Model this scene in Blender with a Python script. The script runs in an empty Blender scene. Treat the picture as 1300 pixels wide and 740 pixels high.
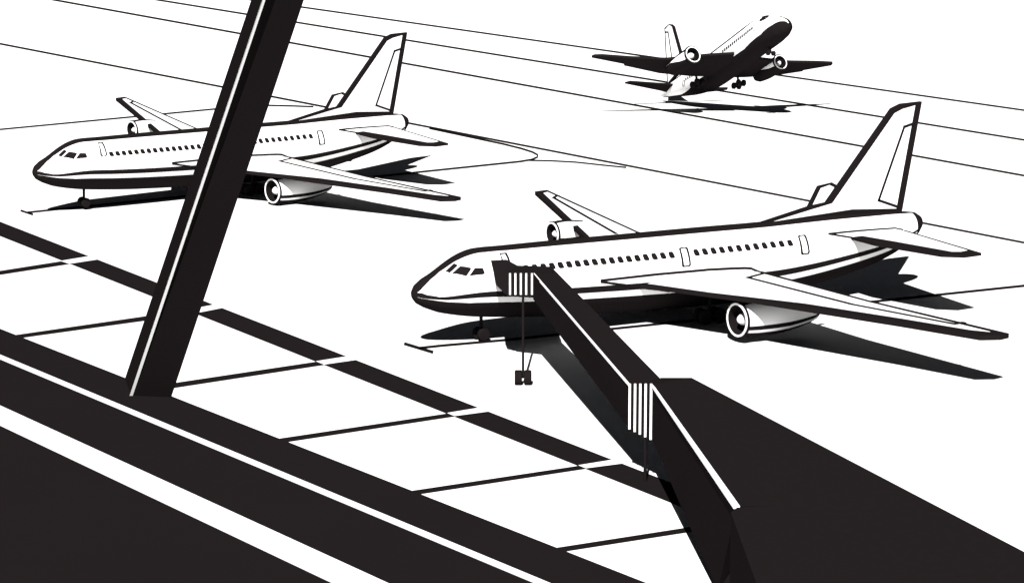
import bpy, math
from mathutils import Vector, Matrix
C = bpy.context.scene.collection
rad = math.radians
# measured plan of the place, metres
FUS = [(0.239, 4.101, 0.117), (0.375, 4.103, 0.425), (0.646, 4.106, 0.748), (1.253, 4.122, 1.117), (1.929, 4.131, 1.399), (2.471, 4.168, 1.637),
 (3.765, 4.357, 2.131), (4.791, 4.469, 2.434), (5.822, 4.497, 2.613), (8.25, 4.368, 2.743), (12.493, 4.198, 2.914), (19.8, 3.986, 3.069),
 (27.418, 3.829, 3.167), (32.147, 3.824, 3.112), (35.368, 3.963, 2.976), (39.474, 4.249, 2.664), (43.674, 4.609, 2.213), (46.24, 4.957, 1.784),
 (47.973, 5.299, 1.334), (48.848, 5.5, 1.002), (49.385, 5.594, 0.602), (49.665, 5.607, 0.167)]
WINDOWS = [(8.006, 28.56), (8.745, 28.85), (9.488, 29.08), (10.234, 29.31), (10.984, 29.54), (11.736, 29.78), (12.492, 30.01), (13.258, 30.17), (14.028, 30.33),
 (14.8, 30.49), (15.577, 30.64), (16.356, 30.8), (17.139, 30.96), (17.925, 31.11), (18.715, 31.26), (19.509, 31.42), (20.307, 31.52), (21.11, 31.58),
 (21.916, 31.65), (24.29, 32.03), (25.112, 32.24), (25.937, 32.46), (26.766, 32.67), (27.601, 32.85), (28.447, 32.9), (29.297, 32.95), (30.151, 33.0),
 (31.009, 33.05), (31.871, 33.1), (32.741, 32.77), (33.616, 32.25)]
DOORS = [[(7.05, 61.11), (7.674, 61.52), (7.491, 27.81), (7.237, 23.5), (6.8, 23.35), (6.673, 26.82)],
 [(22.778, 40.18), (22.934, 41.97), (23.545, 42.37), (23.641, 40.17), (23.513, 14.81), (23.382, 12.69), (22.744, 12.38), (22.641, 13.66)],
 [(34.638, 41.39), (34.8, 42.78), (35.415, 42.52), (35.498, 39.35), (35.422, 13.3), (35.275, 10.59), (34.57, 11.09), (34.461, 13.18)]]
COCKPIT = [[(2.676, 63.95), (3.461, 71.45), (3.583, 60.47), (2.857, 53.08)], [(2.965, 48.79), (3.676, 55.64), (4.317, 42.16), (4.235, 39.18), (3.804, 29.99)],
 [(4.021, 28.63), (4.559, 39.65), (5.147, 35.27), (5.176, 26.36), (5.035, 24.81)]]
ROOTS = [[(15.046, 2.23), (15.916, 2.76), (16.789, 3.28), (17.668, 3.8), (18.55, 4.31), (19.437, 4.82), (20.332, 5.24), (21.133, 5.34), (21.938, 5.44),
  (22.746, 5.54), (23.558, 5.63), (24.374, 5.73), (25.193, 5.83), (25.761, 5.49), (26.331, 5.15), (26.903, 4.81), (27.478, 4.45), (28.064, 3.88),
  (28.652, 3.3), (28.756, 3.07), (28.861, 2.84), (28.966, 2.61), (29.071, 2.38), (29.176, 2.15), (29.281, 1.92), (29.439, 0.65), (29.599, -0.62),
  (29.76, -1.91), (29.922, -3.2), (30.086, -4.5), (30.252, -5.82)],
 [(15.046, 0.46), (15.498, -1.06), (15.954, -2.59), (16.412, -4.12), (16.873, -5.65), (17.336, -7.19), (17.802, -8.75), (18.421, -10.89),
  (19.045, -13.05), (19.675, -15.24), (20.316, -17.6), (20.964, -20.04), (21.619, -22.55)],
 [(37.809, 37.78), (38.358, 37.32), (38.91, 36.85), (39.463, 36.36), (40.03, 35.8), (40.598, 35.22), (41.169, 34.62), (41.839, 33.53),
  (42.512, 32.38), (43.189, 31.16), (43.876, 29.69), (44.585, 27.6), (45.299, 25.27), (45.445, 23.83), (45.591, 22.36), (45.739, 20.86),
  (45.889, 19.31), (46.04, 17.72), (46.192, 16.09)],
 [(37.809, 37.78), (38.176, 35.65), (38.547, 33.5), (38.922, 31.34), (39.302, 29.14), (39.69, 26.88), (40.086, 24.54), (40.361, 22.78),
  (40.639, 21.0), (40.919, 19.17), (41.202, 17.3), (41.488, 15.38), (41.777, 13.4)]]
NWING = [(17.161, 0.217, 3.552), (27.588, 0.142, 3.551), (30.751, -1.212, 3.562), (30.288, -3.89, 3.589), (29.081, -17.883, 3.729), (28.823, -33.046, 3.88),
 (27.836, -33.249, 3.882), (26.569, -32.595, 3.876), (25.255, -25.88, 3.809), (23.565, -18.734, 3.737), (22.147, -12.578, 3.676),
 (19.846, -5.355, 3.604)]
NWIN = [(18.67, -1.172, 3.562), (26.58, -1.238, 3.562), (29.881, -2.258, 3.573), (29.592, -4.695, 3.597), (28.444, -18.644, 3.736), (28.071, -31.983, 3.87),
 (27.393, -30.587, 3.856), (26.244, -24.728, 3.797), (24.254, -16.308, 3.713), (21.14, -8.69, 3.637), (19.645, -3.53, 3.585)]
NFLAP = [(30.005, -4.156, 3.592), (27.479, -5.177, 3.602), (26.799, -18.737, 3.737), (27.854, -28.627, 3.836), (28.718, -28.481, 3.835)]
FWING = [(28.686, 28.363, 6.336), (30.107, 28.545, 6.355), (29.175, 12.548, 4.755), (34, 2, 3.7), (17, 2, 3.7), (23.755, 12.46, 4.746)]
FWIN = [(29.029, 27.435, 6.243), (29.597, 27.668, 6.267), (28.727, 12.13, 4.713), (32, 3, 3.8), (20, 3, 3.8), (24.312, 12.829, 4.783)]
FFLAP = [(29.652, 26.095, 6.109), (28.877, 25.521, 6.052), (26.853, 12.503, 4.75)]
NSTAB = [(39.522, -0.001, 5.4), (46.697, -0.435, 5.4), (45.925, -3.91, 5.4), (43.918, -13.765, 5.4), (41.988, -13.898, 5.4), (40.71, -12.683, 5.4),
 (39.764, -5.825, 5.4), (40.152, -2.785, 5.4)]
NSIN = [(41.192, -1.021, 5.4), (46.079, -1.156, 5.4), (43.738, -12.329, 5.4), (42.925, -12.497, 5.4), (42.286, -12.108, 5.4), (41.74, -5.639, 5.4)]
FSTAB = [(43.959, 8.33, 6.316), (49.855, 14.308, 6.974), (52.14, 15.007, 7.051), (51.804, 13.692, 6.906), (45.752, 7.746, 6.252)]
FSIN = [(44.441, 8.173, 6.299), (49.518, 13.323, 6.866), (51.11, 14.068, 6.948), (50.938, 13.183, 6.85), (45.407, 7.858, 6.264)]
FIN = [(32.707, 6.97), (37.466, 7.864), (39.274, 8.054), (45.996, 15.443), (47.009, 15.784), (49.247, 15.863), (47.375, 6.431), (43.693, 6.321),
 (33.764, 6.463)]
FININ = [(33.752, 6.919), (37.802, 7.609), (39.858, 7.944), (46.267, 15.032), (47.112, 15.342), (48.48, 15.572), (46.749, 6.983), (41.969, 7.287)]
RUDDER = [(48.282, 14.056), (47.342, 13.846), (44.796, 7.834), (46.829, 7.145)]
ENGN = (22.163, -11.0, 1.79)
ENGF = (23.388, 17.0, 4.426)
O = (-7.639, 171.188, 0.0)
TH = 0.54803
O2 = (-49.18, 237.43, 0.29)
LINES = [('runway_line',
  ([(-204.02, 862.79), (-84.77, 637.68), (-14.57, 505.16), (31.68, 417.85), (64.45, 355.99), (88.88, 309.86)],
   [(-207.49, 877.98), (-85.79, 645.98), (-14.67, 510.38), (31.99, 421.44), (64.95, 358.61), (89.47, 311.86)])),
 ('runway_line',
  ([(-217.1, 846.44), (-89.65, 601.44), (-19.07, 465.77), (25.76, 379.59), (56.75, 320.0), (79.47, 276.35)],
   [(-220.93, 861.89), (-90.73, 609.25), (-19.2, 470.47), (26.01, 382.73), (57.18, 322.24), (79.97, 278.02)])),
 ('runway_line',
  ([(-206.21, 773.24), (-85.31, 542.39), (-19.63, 417.0), (21.63, 338.23), (49.95, 284.16), (70.59, 244.75)],
   [(-209.69, 786.81), (-86.27, 549.09), (-19.75, 420.97), (21.84, 340.86), (50.31, 286.03), (71.02, 246.14)])),
 ('taxiway_line',
  ([(-140.7, 525.47), (-63.24, 400.33), (-15.27, 322.85), (17.36, 270.15), (40.98, 231.98), (58.88, 203.06)],
   [(-142.28, 531.74), (-63.74, 403.99), (-15.33, 325.24), (17.51, 271.83), (41.24, 233.23), (59.19, 204.03)])),
 ('taxiway_line',
  ([(-77.22, 304.98), (-68.8, 313.72), (-42.22, 340.63), (-35.99, 344.7), (-32.21, 343.92), (-29.1, 342.82)],
   [(-77.69, 306.8), (-69.23, 315.65), (-42.52, 342.9), (-36.23, 347.03), (-32.41, 346.24), (-29.29, 345.12)])),
 ('taxiway_line',
  ([(-11.19, 315.04), (-5.17, 304.39), (-1.03, 297.14), (1.15, 292.64), (2.5, 289.08), (3.06, 286.58), (3.02, 285.66), (2.37, 283.54), (0.94, 281.67),
    (-15.89, 267.88), (-50.18, 240.23)],
   [(-11.21, 317.32), (-5.15, 306.51), (-0.98, 299.16), (1.23, 294.58), (2.6, 290.9), (3.25, 287.89), (3.15, 284.18), (2.41, 281.73), (0.96, 279.84),
    (-15.77, 266.22), (-49.89, 238.89)])),
 ('taxiway_line',
  ([(2.09, 281.15), (4.74, 280.7), (7.65, 279.44), (10.76, 276.73), (13.47, 274.57)],
   [(2.1, 282.61), (4.78, 282.16), (7.7, 280.88), (10.83, 278.15), (13.55, 275.97)])),
 ('stand_line',
  ([(-6.92, 171.03), (-5.3, 171.89), (-0.59, 173.93), (29.49, 189.43), (43.71, 196.81), (55.42, 202.97)],
   [(-6.97, 171.92), (-5.34, 172.79), (-0.61, 174.85), (29.63, 190.51), (43.94, 197.97), (55.73, 204.21)])),
 ('stand_line', ([(-8.15, 172.58), (-5.85, 169.39)], [(-8.13, 173.67), (-5.82, 170.44)])),
 ('stand_line', ([(-50.94, 240.25), (-49.06, 237.37)], [(-51.16, 241.62), (-49.26, 238.7)]))]
ROAD = [(-75.89, 273.45), (34.26, 92.09), (33.28, 89.28), (-72.77, 261.93)]
CROSS = [[(-38.82, 212.31), (-37.69, 210.59), (-39.92, 208.19), (-40.97, 209.74)], [(-24.38, 188.58), (-23.51, 187.21), (-25.44, 184.87), (-26.33, 186.3)],
 [(-12.06, 168.38), (-11.31, 167.14), (-13.57, 165.52), (-14.26, 166.63)], [(-2.1, 152.08), (-1.51, 150.95), (-3.77, 149.64), (-4.28, 150.5)],
 [(6.21, 138.37), (6.71, 137.42), (4.42, 136.27), (3.99, 136.98)]]
BAYS = [[(-40.97, 209.74), (-39.92, 208.19), (-48.27, 199.09), (-48.72, 201.02)], [(-26.34, 186.37), (-25.44, 184.87), (-38.82, 174.09), (-39.12, 175.49)],
 [(-14.26, 166.63), (-13.57, 165.52), (-25.34, 156.52), (-25.59, 158.1)], [(-4.28, 150.5), (-3.77, 149.64), (-16.15, 141.47), (-16.28, 142.67)],
 [(3.99, 136.98), (4.42, 136.27), (-7.63, 129.21), (-7.69, 130.22)], [(11.51, 124.78), (11.92, 124.08), (0.41, 117.98), (0.41, 118.89)]]
BRIDGE_SHADOW = [(10.43, 161.22), (12.65, 161.22), (24.39, 126.84), (28.85, 113.78), (35.27, 94.99), (15.11, 94.99), (10.91, 99.88), (10.38, 111.84), (9.88, 126.84),
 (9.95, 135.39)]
TUN1 = [(1.511, 163.957, 7.007), (1.514, 163.957, 5.129), (2.843, 166.732, 5.129), (2.843, 166.732, 7.007), (6.992, 135.392, 5.29), (7.016, 135.392, 2.606),
 (8.896, 137.529, 2.606), (8.896, 137.529, 5.29)]
BEL2 = [(6.897, 135.372, 5.414), (6.922, 135.372, 2.611), (8.896, 137.529, 2.606), (8.889, 137.421, 5.29), (8.178, 132.714, 5.991), (8.215, 132.714, 2.606),
 (10.065, 134.178, 2.606), (10.065, 134.178, 5.991)]
TUN2 = [(8.178, 132.714, 5.991), (8.215, 132.714, 2.606), (10.065, 134.178, 2.606), (10.065, 134.178, 5.991), (10.568, 106.675, 5.991),
 (10.189, 111.544, 0.3), (12.452, 106.948, 0.3), (12.452, 106.948, 5.991)]
BEL1 = [(-0.394, 165.157, 6.967), (-0.395, 165.157, 5.133), (2.879, 168.457, 4.574), (2.873, 168.457, 6.62), (1.566, 163.957, 7.121), (1.57, 163.957, 5.243),
 (2.811, 164.457, 5.149), (2.861, 164.457, 7.261)]
STR1 = [(-0.141, 164.932, 6.835), (-0.141, 164.932, 5.289), (0.242, 164.699, 6.876), (0.242, 164.699, 5.333), (0.629, 164.463, 6.918),
 (0.63, 164.463, 5.377), (1.009, 164.229, 6.959), (1.01, 164.229, 5.42), (1.416, 163.979, 7.003), (1.418, 163.979, 5.467)]
STR2 = [(6.946, 135.16, 5.485), (6.971, 135.16, 2.735), (7.227, 134.581, 5.616), (7.254, 134.581, 2.72), (7.5, 134.011, 5.745), (7.531, 134.011, 2.704),
 (7.78, 133.423, 5.877), (7.813, 133.423, 2.693), (8.061, 132.827, 6.012), (8.096, 132.827, 2.686)]
EDGE1 = [(1.566, 163.857, 6.968), (6.987, 135.292, 5.312)]
EDGE2 = [(8.15, 132.614, 5.92), (10.568, 106.575, 5.991)]
CAB = [(-1.521, 165.257, 7.721), (-0.394, 165.257, 7.779), (0.394, 165.257, 7.35), (2.818, 165.257, 7.264), (2.824, 165.257, 5.344),
 (-0.508, 165.257, 5.286), (-1.129, 165.257, 5.918)]
CABV = (0.0, 6.5, -1.156)
SUP1 = [(0.786, 164.257, 5.358), (0.768, 159.157, 0.0)]
SUP2 = [(7.793, 133.392, 2.625), (7.815, 133.392, 0.0)]
TERM = [(10.221, 105.728), (10.599, 106.606), (12.452, 106.948), (18.145, 94.3), (19.259, 84.121), (10.37, 84.121)]
TERM_Z = 5.991
SILL = {'B': (-1.10721, 4.97037, 35.0), 'c': [0.0, -0.1118, -0.12903, -0.2967, -0.35946], 'd': (-0.582711, 0.812679, 0.0), 'n': (0.812679, 0.582711, 0.0)}
COL = [((-0.75673, 4.47476, 35.0), (-0.44699, 4.04278, 35.76097)), ((-0.72095, 4.32787, 35.0), (-0.40971, 3.8938, 35.76978)),
 ((-0.64302, 4.31467, 35.0), (-0.34368, 3.89719, 35.76958))]
COLW = [((-0.72378, 4.32787, 35.0), (-0.41197, 3.89299, 35.76983)), ((-0.71782, 4.32787, 35.0), (-0.4069, 3.89424, 35.76975))]
T_S = 1.15
T_O = (35.676, 327.75, 11.82)
T_X = (-0.44059, 0.7851, -0.43531)
T_Y = (-0.89101, -0.44156, 0.10544)
T_Z = (-0.10944, 0.43432, 0.89408)
T_FUS = [(-4.6, -0.5, 0.08), (-4.45, -0.48, 0.5), (-3.9, -0.4, 0.95), (-2.9, -0.2, 1.4), (-1.5, 0.1, 1.78), (0, 0.3, 1.98), (2, 0.4, 2.07), (6, 0.3, 2.1),
 (12, 0.2, 2.1), (15, 0.35, 2.0), (18, 0.7, 1.7), (21, 1.2, 1.25), (23.5, 1.6, 0.8), (25, 1.8, 0.45), (25.6, 1.85, 0.1)]
T_WIN = [(7.012, 5.16), (6.548, 5.27), (6.084, 5.38), (5.627, 5.47), (5.171, 5.55), (4.716, 5.62), (4.263, 5.7), (3.811, 5.78), (3.36, 5.86), (2.91, 5.94),
 (2.461, 6.01), (2.014, 6.09), (1.597, 7.47), (1.184, 8.93), (0.774, 10.45), (0.366, 12.03), (16.438, -1.69), (15.871, -1.64), (15.306, -1.59),
 (14.771, -1.75)]
T_DOORS = [[(0.149, 25.1), (-0.228, 27.77), (-0.356, -0.8), (0.071, -3.87)], [(17.415, -2.56), (16.724, -1.87), (17.206, -23.41), (17.877, -25.33)]]
T_COCK = [[(-0.99, 39.44), (-0.755, 53.91), (-1.462, 70.82), (-1.588, 44.41)], [(-1.624, 45.7), (-0.475, 74.37), (-0.367, 76.0), (-1.923, 54.91)],
 [(-1.973, 56.81), (-0.235, 76.0), (-1.346, 84.0), (-1.889, 74.45)]]
T_LW = [(4.106, 2.467, -0.953), (5.711, 5.072, -0.693), (8.898, 9.209, -0.279), (10.256, 13.509, 0.151), (11.074, 16.923, 0.492), (11.506, 17.734, 0.573),
 (12.018, 17.896, 0.59), (12.139, 13.388, 0.139), (12.553, 13.129, 0.113), (12.898, 7.944, -0.406), (12.086, 3.798, -0.82), (10.591, -0.323, -1.168)]
T_RW = [(4.386, 1.627, -1.037), (4.672, -1.289, -1.071), (6.239, -6.908, -0.509), (6.746, -11.939, -0.006), (7.151, -14.286, 0.229), (7.845, -14.516, 0.252),
 (9.237, -11.18, -0.082), (9.649, -11.211, -0.079), (10.723, -8.037, -0.396), (11.089, -3.238, -0.876), (10.875, -0.5, -1.15)]
T_LS = [(20.171, -0.354, 1.318), (20.379, 0.351, 1.318), (21.237, 7.179, 1.659), (21.925, 7.606, 1.68), (22.75, 1.918, 1.396), (23.052, 0.572, 1.329),
 (21.706, -0.783, 1.339)]
T_RS = [(21.608, -3.006, 1.45), (21.197, -4.569, 1.528), (21.015, -7.372, 1.669), (21.55, -7.579, 1.679), (22.23, -5.801, 1.59), (22.862, -3.756, 1.488),
 (22.788, -2.143, 1.407)]
T_FIN = [(18.903, 3.131), (19.446, 5.335), (20.34, 9.387), (20.824, 9.895), (21.284, 10.106), (22.514, 10.059), (23.716, 2.606)]
T_FININ = [(19.584, 3.616), (19.846, 5.353), (20.723, 9.49), (21.056, 9.792), (21.33, 9.927), (22.253, 9.786), (23.358, 2.796)]
T_RUD = [(22.39, 9.411), (21.68, 9.121), (21.636, 5.519)]
T_EL = (5.405, 7.6, -1.044)
T_ER = (5.608, -5.2, -1.02)

# ------------------------------------------------------------------ materials
def new_mat(name, col, rough=.9, spec=0.0, noise=0.0, scale=3.0, bump=0.0):
    m = bpy.data.materials.new(name); m.use_nodes = True
    nt = m.node_tree; b = nt.nodes['Principled BSDF']
    b.inputs['Roughness'].default_value = rough
    b.inputs['Specular IOR Level'].default_value = spec
    tc = nt.nodes.new('ShaderNodeTexCoord'); n = nt.nodes.new('ShaderNodeTexNoise')
    n.inputs['Scale'].default_value = scale; n.inputs['Detail'].default_value = 5
    nt.links.new(tc.outputs['Object'], n.inputs['Vector'])
    mx = nt.nodes.new('ShaderNodeMix'); mx.data_type = 'RGBA'
    mx.inputs['A'].default_value = (*[c*(1-noise) for c in col], 1)
    mx.inputs['B'].default_value = (*[min(1, c*(1+noise)) for c in col], 1)
    nt.links.new(n.outputs['Fac'], mx.inputs['Factor'])
    nt.links.new(mx.outputs['Result'], b.inputs['Base Color'])
    return m
BLK = (.0098, .0078, .0083)
WHT = (.82, .82, .82)
M = dict(
    white=new_mat('white_paint', WHT, .55, 0, .02),
    black=new_mat('black_paint', BLK, .9, 0, .08),
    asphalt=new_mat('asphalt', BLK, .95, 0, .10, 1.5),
    concrete=new_mat('concrete', WHT, .95, 0, .02, .4),
    line=new_mat('line_paint', BLK, .9, 0, .05),
    glass=new_mat('dark_glass', BLK, .4, 0, .05),
    rubber=new_mat('rubber', BLK, .9, 0, .08),
    metal=new_mat('dark_metal', BLK, .6, 0, .08),
)
def livery(name, low, up, stripe, mirror_from, xmax, xmin=-9.0):
    """white flank on black body; u = angle round the hull, v = length / 60"""
    m = bpy.data.materials.new(name); m.use_nodes = True
    nt = m.node_tree; N = nt.nodes; Lk = nt.links; b = N['Principled BSDF']
    b.inputs['Roughness'].default_value = .55; b.inputs['Specular IOR Level'].default_value = 0
    uv = N.new('ShaderNodeUVMap'); uv.uv_map = 'hull'
    sp = N.new('ShaderNodeSeparateXYZ'); Lk.new(uv.outputs['UV'], sp.inputs[0])
    def mth(op, a, c=None):
        n = N.new('ShaderNodeMath'); n.operation = op
        for i, q in enumerate((a, c)):
            if q is None: continue
            if isinstance(q, (int, float)): n.inputs[i].default_value = q
            else: Lk.new(q, n.inputs[i])
        return n.outputs[0]
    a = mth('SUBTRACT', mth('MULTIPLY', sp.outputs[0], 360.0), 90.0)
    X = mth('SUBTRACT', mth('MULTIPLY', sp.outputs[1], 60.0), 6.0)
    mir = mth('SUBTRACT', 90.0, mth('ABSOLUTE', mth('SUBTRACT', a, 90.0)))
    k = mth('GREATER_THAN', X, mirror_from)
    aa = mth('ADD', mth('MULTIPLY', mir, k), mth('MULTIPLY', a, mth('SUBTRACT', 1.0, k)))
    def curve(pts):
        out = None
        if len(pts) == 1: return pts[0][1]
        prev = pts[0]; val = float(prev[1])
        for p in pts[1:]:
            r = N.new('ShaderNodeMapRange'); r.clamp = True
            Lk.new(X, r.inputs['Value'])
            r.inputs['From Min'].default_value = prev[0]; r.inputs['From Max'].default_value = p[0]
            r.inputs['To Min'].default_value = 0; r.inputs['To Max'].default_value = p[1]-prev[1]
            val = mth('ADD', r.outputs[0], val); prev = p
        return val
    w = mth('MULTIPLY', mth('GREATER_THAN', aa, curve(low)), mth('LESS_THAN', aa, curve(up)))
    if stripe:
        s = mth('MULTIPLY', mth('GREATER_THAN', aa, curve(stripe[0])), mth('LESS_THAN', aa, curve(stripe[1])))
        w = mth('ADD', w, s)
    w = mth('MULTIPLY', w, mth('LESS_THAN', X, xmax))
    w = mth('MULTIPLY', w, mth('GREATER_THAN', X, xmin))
    mx = N.new('ShaderNodeMix'); mx.data_type = 'RGBA'
    mx.inputs['A'].default_value = (*BLK, 1); mx.inputs['B'].default_value = (*WHT, 1)
    Lk.new(w, mx.inputs['Factor']); Lk.new(mx.outputs['Result'], b.inputs['Base Color'])
    return m
M['livery'] = livery('airliner_livery_shadow_belly', [(.45, 22), (1.0, 2), (1.8, -6)], [(.45, 24), (.9, 45), (1.5, 62), (2.3, 74), (3.6, 76), (6, 68)], ([(1, -17), (4, -26)], [(1, -16)]), 5.0, 48.3, .45)  # black belly paint also stands in for part of the shadow under the fuselage
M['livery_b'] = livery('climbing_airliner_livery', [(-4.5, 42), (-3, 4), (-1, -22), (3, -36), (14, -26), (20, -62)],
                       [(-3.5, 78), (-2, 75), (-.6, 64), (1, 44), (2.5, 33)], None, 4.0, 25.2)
M['pod'] = livery('engine_pod_livery', [(0, -14)], [(0, 66)], ([(0, -42)], [(0, -30)]), 99.0, 99.0)
M['pod_b'] = livery('climbing_pod_highlight', [(0, -34), (1.5, -20), (4, 20)], [(0, 24)], None, 99.0, 99.0)  # white crescent beside the inlet is a highlight painted into the pod colour

# ------------------------------------------------------------------ helpers
def empty(name, label, cat, loc=(0, 0, 0), group=None, mat=None):
    o = bpy.data.objects.new(name, None); C.objects.link(o)
    o.empty_display_size = .5
    if mat is not None: o.matrix_world = mat
    else: o.location = loc
    o['label'] = label; o['category'] = cat
    if group: o['group'] = group
    return o
def mesh(name, verts, faces, mat, parent=None, smooth=False, uvs=None, mats=None):
    me = bpy.data.meshes.new(name)
    me.from_pydata([tuple(v) for v in verts], [], faces)
    me.materials.append(M[mat] if isinstance(mat, str) else mat)
    if uvs:
        l = me.uv_layers.new(name='hull')
        for i, q in enumerate(uvs): l.data[i].uv = q
    if smooth:
        for p in me.polygons: p.use_smooth = True
    me.update()
    o = bpy.data.objects.new(name, me); C.objects.link(o)
    if parent: o.parent = parent
    return o
def structure(o): o['kind'] = 'structure'; return o
def fix_normals(o):
    import bmesh
    bm = bmesh.new(); bm.from_mesh(o.data); bmesh.ops.recalc_face_normals(bm, faces=bm.faces)
    bm.to_mesh(o.data); bm.free(); return o
class Acc:
    def __init__(s): s.v = []; s.f = []
    def prism(s, top, down):
        n = len(top); k = len(s.v); d = Vector(down)
        s.v += [Vector(p) for p in top] + [Vector(p)+d for p in top]
        s.f += [list(range(k, k+n)), list(range(k+2*n-1, k+n-1, -1))]
        s.f += [[k+i, k+n+i, k+n+(i+1) % n, k+(i+1) % n] for i in range(n)]
        return s
    def box(s, c, h, rz=0):
        c = Vector(c); R = Matrix.Rotation(rz, 3, 'Z')
        top = [c+R @ Vector((x*h[0], y*h[1], h[2])) for x, y in ((-1, -1), (1, -1), (1, 1), (-1, 1))]
        return s.prism(top, (0, 0, -2*h[2]))
    def hexa(s, p):
        k = len(s.v); s.v += [Vector(q) for q in p]
        s.f += [[k+i for i in f] for f in ((0, 1, 2, 3), (7, 6, 5, 4), (0, 4, 5, 1), (1, 5, 6, 2), (2, 6, 7, 3), (3, 7, 4, 0))]
        return s
    def rod(s, a, b, r, n=12, r2=None):
        a = Vector(a); b = Vector(b); d = (b-a).normalized()
        u = d.orthogonal().normalized(); w = d.cross(u); k = len(s.v)
        for p, q in ((a, r), (b, r if r2 is None else r2)):
            s.v += [p+(u*math.cos(t)+w*math.sin(t))*q for t in [2*math.pi*i/n for i in range(n)]]
        s.f += [[k+i, k+(i+1) % n, k+n+(i+1) % n, k+n+i] for i in range(n)]
        s.f += [list(range(k+n-1, k-1, -1)), list(range(k+n, k+2*n))]
        return s
    def wheel(s, c, ax, r, w):
        c = Vector(c); ax = Vector(ax).normalized(); u = ax.orthogonal().normalized(); q = ax.cross(u)
        n = 24; k = len(s.v); prof = [(-.5, .55), (-.5, .86), (-.36, 1), (.36, 1), (.5, .86), (.5, .55)]
        for px, pr in prof:
            s.v += [c+ax*px*w+(u*math.cos(t)+q*math.sin(t))*pr*r for t in [2*math.pi*i/n for i in range(n)]]
        for j in range(5):
            s.f += [[k+j*n+i, k+j*n+(i+1) % n, k+(j+1)*n+(i+1) % n, k+(j+1)*n+i] for i in range(n)]
        s.f += [list(range(k+n-1, k-1, -1)), list(range(k+5*n, k+6*n))]
        return s
    def ribbon(s, l, r):
        k = len(s.v); n = len(l); s.v += [Vector(p) for p in l]+[Vector(p) for p in r]
        s.f += [[k+i, k+i+1, k+n+i+1, k+n+i] for i in range(n-1)]
        return s
    def build(s, name, mat, parent=None, smooth=False):
        return fix_normals(mesh(name, s.v, s.f, mat, parent, smooth))
def densify(rings, n=5):
    out = []
    for i in range(len(rings)-1):
        p = [rings[max(i-1, 0)], rings[i], rings[i+1], rings[min(i+2, len(rings)-1)]]
        for j in range(n):
            t = j/n; q = [p[1][0]+(p[2][0]-p[1][0])*t]
            for c in (1, 2):
                m1 = (p[2][c]-p[0][c])/max(1e-6, p[2][0]-p[0][0]); m2 = (p[3][c]-p[1][c])/max(1e-6, p[3][0]-p[1][0])
                if c == 2 and i < 4 or c == 2 and i > len(rings)-6:
                    m1 = m2 = (p[2][c]-p[1][c])/(p[2][0]-p[1][0])
                h = p[2][0]-p[1][0]
                q.append((2*t**3-3*t*t+1)*p[1][c]+(t**3-2*t*t+t)*h*m1+(-2*t**3+3*t*t)*p[2][c]+(t**3-t*t)*h*m2)
            out.append(tuple(q))
    out.append(rings[-1]); return out
def loft(name, rings, side, mat, parent, yoff=0.0, n=96, caps=(True, True)):
    """rings (X, z centre, radius); angle a counted from the side seen, side=-1 for -Y"""
    v = []; f = []; uv = []
    for X, z, r in rings:
        for i in range(n):
            a = rad(-90+360*i/n); v.append((X, yoff+side*r*math.cos(a), z+r*math.sin(a)))
    for j in range(len(rings)-1):
        for i in range(n):
            i2 = (i+1) % n
            q = [j*n+i, j*n+i2, (j+1)*n+i2, (j+1)*n+i]
            t = [(i/n, (rings[j][0]+6)/60), ((i+1)/n, (rings[j][0]+6)/60), ((i+1)/n, (rings[j+1][0]+6)/60), (i/n, (rings[j+1][0]+6)/60)]
            if side > 0: q.reverse(); t.reverse()
            f.append(q); uv += t
    for cap, j in ((caps[0], 0), (caps[1], len(rings)-1)):
        if cap:
            q = [j*n+i for i in range(n)]
            if (j == 0) == (side < 0): q.reverse()
            f.append(q); uv += [(0.01, (rings[j][0]+6)/60)]*n
    return mesh(name, v, f, mat, parent, True, uv)
def hull_point(rings, X, a, side, off=0.0):
    X = min(max(X, rings[0][0]), rings[-1][0])
    for i in range(len(rings)-1):
        if rings[i][0] <= X <= rings[i+1][0]:
            t = (X-rings[i][0])/(rings[i+1][0]-rings[i][0]); z = rings[i][1]+(rings[i+1][1]-rings[i][1])*t
            r = rings[i][2]+(rings[i+1][2]-rings[i][2])*t+off; break
    return Vector((X, side*r*math.cos(rad(a)), z+r*math.sin(rad(a))))
def pane(name, rings, poly, side, mat, parent, off=.035):
    n0 = len(poly); pts = []
    for i in range(n0):
        for t in range(4):
            p = poly[i]; q = poly[(i+1) % n0]; pts.append((p[0]+(q[0]-p[0])*t/4, p[1]+(q[1]-p[1])*t/4))
    cx = sum(p[0] for p in pts)/len(pts); ca = sum(p[1] for p in pts)/len(pts)
    v = []; f = []; n = len(pts); R = 4
    for j in range(1, R+1):
        for p in pts: v.append(hull_point(rings, cx+(p[0]-cx)*j/R, ca+(p[1]-ca)*j/R, side, off))
    for p in pts: v.append(hull_point(rings, p[0], p[1], side, -.03))
    v.append(hull_point(rings, cx, ca, side, off)); c = len(v)-1
    for i in range(n):
        i2 = (i+1) % n; f.append([c, i, i2])
        for j in range(R): f.append([j*n+i, (j+1)*n+i, (j+1)*n+i2, j*n+i2])
    return fix_normals(mesh(name, v, f, mat, parent))
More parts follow.
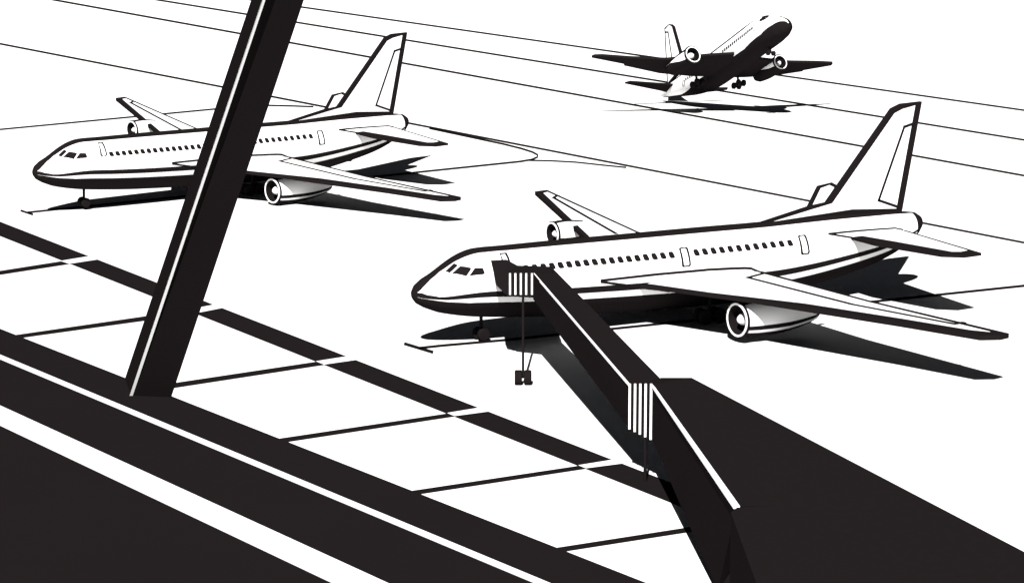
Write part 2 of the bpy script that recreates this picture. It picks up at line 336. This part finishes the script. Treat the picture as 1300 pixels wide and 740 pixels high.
def door_ring(name, rings, poly, side, mat, parent, w=.9, off=.03):
    cx = sum(p[0] for p in poly)/len(poly); ca = sum(p[1] for p in poly)/len(poly); v = []; f = []
    pts = []
    n0 = len(poly)
    for i in range(n0):
        for t in range(3):
            p = poly[i]; q = poly[(i+1) % n0]; pts.append((p[0]+(q[0]-p[0])*t/3, p[1]+(q[1]-p[1])*t/3))
    n = len(pts)
    for p in pts:
        v.append(hull_point(rings, p[0], p[1], side, off))
        sx = max(0, 1-w/max(.01, 1)); 
        dx = p[0]-cx; da = p[1]-ca
        v.append(hull_point(rings, cx+dx*.58, ca+da*.88, side, off))
    for i in range(n):
        j = (i+1) % n; f.append([2*i, 2*j, 2*j+1, 2*i+1])
    return fix_normals(mesh(name, v, f, mat, parent))
def slab(name, pts, mat, parent, thick, lift=0.0):
    return Acc().prism([Vector(p)+Vector((0, 0, lift)) for p in pts], (0, 0, -thick)).build(name, mat, parent)
def plate(name, pts, mat, parent, y0, y1):
    return Acc().prism([(x, y0, z) for x, z in pts], (0, y1-y0, 0)).build(name, mat, parent)
def strip(name, pts, w, mat, parent, lift, thick, vertical=False, y=0):
    acc = Acc(); P = [Vector(p) if not vertical else Vector((p[0], y, p[1])) for p in pts]
    nrm = Vector((0, 1, 0)) if vertical else Vector((0, 0, 1))
    for a, b in zip(P, P[1:]):
        d = (b-a).normalized(); s = d.cross(nrm).normalized()*w/2; e = d*w/2
        q = [a-e-s, b+e-s, b+e+s, a-e+s]
        acc.prism([x+nrm*lift for x in q], -nrm*thick)
    return acc.build(name, mat, parent)
def engine(parent, c, R, side, livery_mat, length=7.2, hub=.45, smooth_tail=.62, rim=1.075):
    X, Y, Z = c
    prof = [(0, 0, .93), (.12, 0, .985), (.35, 0, 1.02), (1.2, 0, 1.08), (2.6, 0, 1.10), (4.0, 0, 1.05), (5.2, .03, .95), (6.4, .08, .82), (7.2, .12, smooth_tail)]
    rings = [(X+p[0]*length/7.2, Z+p[1]*R, p[2]*R) for p in prof]
    # pod livery uses its own length from the lip
    e = loft('engine', [(a-X, b, r) for a, b, r in densify(rings, 3)], side, livery_mat, parent, Y, 64, (False, True))
    e.location = (X, 0, 0)
    def ring(name, r0, r1, x0, x1, mat):
        n = 64; v = []; f = []
        for rr, xx in ((r0, x0), (r1, x0), (r1, x1), (r0, x1)):
            v += [(xx, Y+rr*math.cos(2*math.pi*i/n), Z+rr*math.sin(2*math.pi*i/n)) for i in range(n)]
        for k in range(4):
            for i in range(n): f.append([k*n+i, k*n+(i+1) % n, ((k+1) % 4)*n+(i+1) % n, ((k+1) % 4)*n+i])
        return fix_normals(mesh(name, v, f, mat, e))
    ring('outer_rim', R*.99, R*rim, -.02, .12, 'black')
    ring('inlet_ring', R*.87, R*.985, -.10, .10, 'white')
    ring('inner_duct', R*.80, R*.868, -.06, .75, 'black')
    Acc().rod((.7, Y, Z), (.78, Y, Z), R*.85, 48).build('fan_disc', 'black', e)
    a = Acc(); n = 24; prev = None
    v = []; f = []
    H = [(0, 1), (.25, .96), (.5, .84), (.75, .62), (.95, .3), (1.0, .02)]
    for h, r in H:
        v += [(.7-.72*h, Y+hub*R*r*math.cos(2*math.pi*i/n), Z+hub*R*r*math.sin(2*math.pi*i/n)) for i in range(n)]
    for j in range(5):
        for i in range(n): f.append([j*n+i, j*n+(i+1) % n, (j+1)*n+(i+1) % n, (j+1)*n+i])
    f.append(list(range(5*n, 6*n)))
    fix_normals(mesh('spinner', v, f, 'white', e, True))
    return e
def gear(parent, x, y, ztop, zwheel, r, pairs, name):
    s = Acc().rod((x, y, ztop), (x, y, zwheel), .14).build(name, 'metal', parent)
    for dx in pairs:
        for dy in (-.38, .38):
            Acc().wheel((x+dx, y+dy, zwheel), (0, 1, 0), r, .36).build('wheel', 'rubber', s)
        if dx: Acc().rod((x, y, zwheel), (x+dx, y, zwheel), .1).build('bogie_beam', 'metal', s)
    return s

# ------------------------------------------------------------------ parked airliner
def make_airliner():
    Mw = Matrix.Translation(Vector(O)) @ Matrix.Rotation(TH, 4, 'Z')
    t = empty('airliner', 'near white airliner parked with the jet bridge docked behind its cockpit', 'airplane', mat=Mw, group='airliners parked at the stands')
    rings = densify(FUS)
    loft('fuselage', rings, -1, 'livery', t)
    for X, a in WINDOWS:
        h = 5.0
        poly = [(X-.24, a-h*.6), (X-.25, a+h*.6), (X-.17, a+h), (X+.13, a+h), (X+.20, a+h*.6), (X+.26, a-h*.6), (X+.20, a-h), (X-.13, a-h)]
        pane('window', rings, poly, -1, 'glass', t)
    for p in COCKPIT: pane('cockpit_window', rings, p, -1, 'glass', t, .05)
    for p in DOORS: door_ring('door', rings, p, -1, 'black', t)
    for W, I, F, w in ((NWING, NWIN, NFLAP, .42), (FWING, FWIN, FFLAP, .34)):
        s = slab('wing', W, 'black', t, .34)
        slab('wing_skin', I, 'white', s, .05, .03)
        strip('flap_line', F, w, 'black', s, .06, .05)
    for S, I in ((NSTAB, NSIN), (FSTAB, FSIN)):
        s = slab('stabilizer', S, 'black', t, .22); slab('stabilizer_skin', I, 'white', s, .05, .03)
    for p in ROOTS:
        v = []; n = len(p)
        for X, a in p:
            for da, off in ((-1.7, .0), (-1.7, .035), (1.7, .035), (1.7, .0)): v.append(hull_point(rings, X, a+da, -1, off))
        fc = [[4*i+k, 4*i+k+1, 4*i+5+k, 4*i+4+k] for i in range(n-1) for k in range(3)]
        fix_normals(mesh('root_fairing', v, fc, 'black', t))
    f = plate('fin', FIN, 'black', t, -.16, .16)
    plate('fin_skin', FININ, 'white', f, -.19, -.15); plate('fin_skin', FININ, 'white', f, .15, .19)
    for y in (-.195, .195): strip('rudder_line', RUDDER, .22, 'black', f, 0.02, .04, True, y)
    for c, R, h in ((ENGN, 1.30, .36), (ENGF, 1.02, .36)):
        e = engine(t, c, R, -1, 'pod', 7.3 if c[1] < 0 else 3.4, h)
        X, Y, Z = c; zt = 3.3 if Y < 0 else 3.5+.1*Y-.2
        pz = [(X+2.2, Z+R*.6), (X+3.2, Z+R*.9+.25), (X+7, zt), (X+8.5, zt), (X+6.8, Z+R*.4)] if Y < 0 else [(X+1.6, Z+.2), (X+1.9, Z+.7), (X+4, zt), (X+4.5, zt-.1), (X+3.2, Z-.1)]
        plate('pylon', pz, 'black', t, Y-.12, Y+.12)
    gear(t, 6.2, 0, 2.4, .5, .5, (0,), 'nose_gear')
    for y in (-3.6, 3.6): gear(t, 25, y, 3.2, .6, .6, (-.7, .7), 'main_gear')
    return t
def kids(o): return [c for c in bpy.data.objects if c.parent == o]
def copy_tree(o, parent=None):
    ch = kids(o); c = o.copy(); C.objects.link(c)
    if parent: c.parent = parent
    for k in ch: copy_tree(k, c)
    return c
near = make_airliner()
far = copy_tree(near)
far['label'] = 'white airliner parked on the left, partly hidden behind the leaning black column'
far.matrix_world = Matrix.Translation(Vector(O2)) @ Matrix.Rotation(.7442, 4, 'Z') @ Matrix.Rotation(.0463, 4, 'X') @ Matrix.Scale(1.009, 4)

# ------------------------------------------------------------------ climbing airliner
Rm = Matrix((T_X, T_Y, T_Z)).transposed().to_4x4()
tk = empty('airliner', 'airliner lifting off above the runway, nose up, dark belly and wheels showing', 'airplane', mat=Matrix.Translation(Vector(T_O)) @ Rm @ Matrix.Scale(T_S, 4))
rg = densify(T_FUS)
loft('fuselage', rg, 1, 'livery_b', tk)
for X, a in T_WIN:
    pane('window', rg, [(X-.14, a-4.6), (X-.14, a+4.6), (X+.13, a+4.6), (X+.13, a-4.6)], 1, 'glass', tk, .03)
for p in T_COCK: pane('cockpit_window', rg, [(x, a-11) for x, a in p], 1, 'glass', tk, .05)
for p in T_DOORS: door_ring('door', rg, p, 1, 'black', tk)
for W in (T_LW, T_RW): slab('wing', W, 'black', tk, .30, .12)
for W in (T_LS, T_RS): slab('stabilizer', W, 'black', tk, .20, .08)
f = plate('fin', T_FIN, 'black', tk, -.15, .15)
plate('fin_skin', T_FININ, 'white', f, .14, .18); plate('fin_skin', T_FININ, 'white', f, -.18, -.14)
strip('rudder_line', T_RUD, .2, 'black', f, .02, .04, True, .185)
for c, R in ((T_EL, 1.02), (T_ER, .93)):
    engine(tk, c, R, 1, 'pod_b', 5.6, .42, .5, 1.14)
    X, Y, Z = c
    plate('pylon', [(X+1.5, Z+R*.6), (X+2.6, Z+R*.95), (X+5, Z+1.0), (X+6.5, Z+.9), (X+5, Z+.1)], 'black', tk, Y-.1, Y+.1)
s = gear(tk, .0, 0, -1.5, -2.45, .30, (0,), 'nose_gear')
gear(tk, 10.6, -2.0, -.9, -2.25, .42, (-.55, .55), 'main_gear')
gear(tk, 12.3, 3.0, -.7, -1.8, .42, (-.55, .55), 'main_gear')

# ------------------------------------------------------------------ ground and markings
def flat(name, pts, z, mat): return structure(mesh(name, [(p[0], p[1], z) for p in pts], [list(range(len(pts)))], mat))
N = 64
flat('ground', [(6000*math.cos(2*math.pi*i/N), 6000*math.sin(2*math.pi*i/N)) for i in range(N)], 0, 'concrete')
flat('service_road', ROAD, .02, 'asphalt')
flat('bridge_shadow_sheet', BRIDGE_SHADOW, .04, 'asphalt')  # cast shadow of the jet bridge, painted as a black sheet on the apron
for name, (l, r) in LINES:
    structure(Acc().ribbon([(x, y, .03) for x, y in l], [(x, y, .03) for x, y in r]).build(name, 'line'))
for c in CROSS: flat('crossing_stripe', c, .06, 'concrete')
for c in BAYS: flat('bay_line', c, .03, 'line')

# ------------------------------------------------------------------ jet bridge
jb = empty('jet_bridge', 'long black boarding bridge with white edge strips reaching the near airliner', 'jet bridge', loc=(6.8, 131.5, 0))
inv = Vector((-6.8, -131.5, 0))
def loc(ps): return [Vector(p)+inv for p in ps]
for T, e, w in ((TUN1, EDGE1, .075), (TUN2, EDGE2, None)):
    tn = Acc().hexa(loc(T)).build('tunnel', 'black', jb)
    a, b = loc(e); d = (b-a).normalized(); s = Vector((1, 0, 0))
    w0, w1 = (.06, .085) if w else (.10, .30)
    ac = Acc(); up = Vector((0, 0, .14))
    ac.hexa([a-s*w0/2+up*.5, a-s*w0/2-up*.5, a+s*w0/2-up*.5, a+s*w0/2+up*.5, b-s*w1/2+up*.5, b-s*w1/2-up*.5, b+s*w1/2-up*.5, b+s*w1/2+up*.5])
    ac.build('edge_strip', 'white', tn)
for Bx, S, w in ((BEL1, STR1, .13), (BEL2, STR2, .13)):
    bl = Acc().hexa(loc(Bx)).build('bellows', 'black', jb)
    P = loc(S)
    for i in range(0, 10, 2):
        a, b = P[i], P[i+1]; m = (a+b)/2
        Acc().box((m.x, m.y, m.z), (w/2, .05, abs(a.z-b.z)/2)).build('bellows_rib', 'white', bl)
cab = Acc().prism(loc(CAB), CABV).build('cab', 'black', jb)
a, b = loc(SUP1); s1 = Acc().rod(a, (b.x, b.y, .5), .09).build('support', 'black', jb)
for dx in (-.33, .33): Acc().wheel((b.x+dx, b.y, .52), (1, 0, 0), .52, .52).build('wheel', 'rubber', s1)
a, b = loc(SUP2); Acc().rod(a, b, .10).build('support', 'black', jb)

# ------------------------------------------------------------------ terminal the bridge runs to
tb = empty('terminal_building', 'low black terminal block at the foot of the jet bridge', 'building', loc=(TERM[0][0], TERM[0][1], 0))
q = [Vector((x-TERM[0][0], y-TERM[0][1], 0)) for x, y in TERM]
Acc().prism([p+Vector((0, 0, TERM_Z-.3)) for p in q], (0, 0, .3-TERM_Z)).build('wall', 'black', tb)
Acc().prism([p+Vector((0, 0, TERM_Z)) for p in q], (0, 0, -.3)).build('roof', 'black', tb)

# ------------------------------------------------------------------ building the view is taken from: window frame
B = Vector(SILL['B']); dv = Vector(SILL['d']); nn = Vector(SILL['n']); cs = SILL['c']
ob = empty('observation_building', 'dark building with a black and white window sill and leaning black column, nearest the viewer', 'building', loc=(B.x, B.y, 0))
def pt(t, c, z): return dv*t+nn*c+Vector((0, 0, z))
def beam(name, c0, c1, z0, z1, mat, parent, t0=-5.0, t1=4.0):
    return Acc().prism([pt(t0, c0, z1), pt(t1, c0, z1), pt(t1, c1, z1), pt(t0, c1, z1)], (0, 0, z0-z1)).build(name, mat, parent)
fr = beam('window_frame', cs[0], cs[1], 34.8, 35.0, 'black', ob)
beam('gasket', cs[1], cs[2], 34.8, 35.001, 'white', fr)
beam('sill_rail', cs[2], cs[3], 34.8, 35.0, 'black', fr)
beam('ledge', cs[3], cs[4], 34.8, 35.001, 'white', fr)
beam('inner_board', cs[4], cs[4]-3.2, 34.8, 35.0, 'black', fr)
beam('wall', cs[0]-.04, cs[4]-8.0, 0, 34.8, 'black', ob, -9, 9)
o0 = Vector((B.x, B.y, 0))
def lean(pairs, k): return [Vector(a)+(Vector(b)-Vector(a))*k-o0 for a, b in pairs]
bot = lean(COL, 0); top = lean(COL, 2.6); back = -nn*-.0
ac = Acc(); n = 3; ac.v = bot+top; ac.f = [[0, 1, 2], [5, 4, 3], [0, 3, 4, 1], [1, 4, 5, 2], [2, 5, 3, 0]]
colm = ac.build('column', 'black', fr)
bw = lean(COLW, 0); tw = lean(COLW, 2.6); pr = Vector((0, -.0015, 0))
ac = Acc(); ac.hexa([bw[0]+pr, bw[1]+pr, bw[1]-pr*0, bw[0]-pr*0, tw[0]+pr, tw[1]+pr, tw[1]-pr*0, tw[0]-pr*0]); ac.build('column_trim', 'white', colm)

# ------------------------------------------------------------------ camera, sun, sky
cam = bpy.data.cameras.new('camera'); co = bpy.data.objects.new('camera', cam); C.objects.link(co)
cam.sensor_width = 36; cam.lens = 36*2976/1300; cam.clip_start = .05; cam.clip_end = 20000
co.location = (0, 0, 36); co.rotation_euler = (rad(90)-math.atan(550/2976), 0, 0)
bpy.context.scene.camera = co
EL = rad(45.0); AZ = math.atan2(.13, .99)        # light travels away from the viewer
sun = bpy.data.lights.new('sun', 'SUN'); so = bpy.data.objects.new('sun', sun); C.objects.link(so)
sun.energy = 5.0; sun.angle = rad(.5); sun.color = (1, .985, .96)
dirv = Vector((math.sin(AZ)*math.cos(EL), math.cos(AZ)*math.cos(EL), -math.sin(EL)))
so.rotation_euler = dirv.to_track_quat('-Z', 'Y').to_euler(); so.location = (0, -60, 90)
w = bpy.data.worlds.new('World'); bpy.context.scene.world = w; w.use_nodes = True
nt = w.node_tree; bg = nt.nodes['Background']; sk = nt.nodes.new('ShaderNodeTexSky'); sk.sky_type = 'NISHITA'
sk.sun_disc = False; sk.sun_elevation = EL
sk.sun_rotation = math.atan2(-dirv.x, -dirv.y)
sk.air_density = .04; sk.dust_density = 0.0; sk.ozone_density = 1.0
hs = nt.nodes.new('ShaderNodeHueSaturation'); hs.inputs['Saturation'].default_value = .25
nt.links.new(sk.outputs[0], hs.inputs['Color']); nt.links.new(hs.outputs[0], bg.inputs[0]); bg.inputs[1].default_value = .05
sc = bpy.context.scene
sc.view_settings.view_transform = 'Standard'; sc.view_settings.look = 'None'; sc.view_settings.gamma = 1
sc.view_settings.exposure = .85
sc.render.engine = 'CYCLES'
sc.cycles.max_bounces = 3; sc.cycles.diffuse_bounces = 1
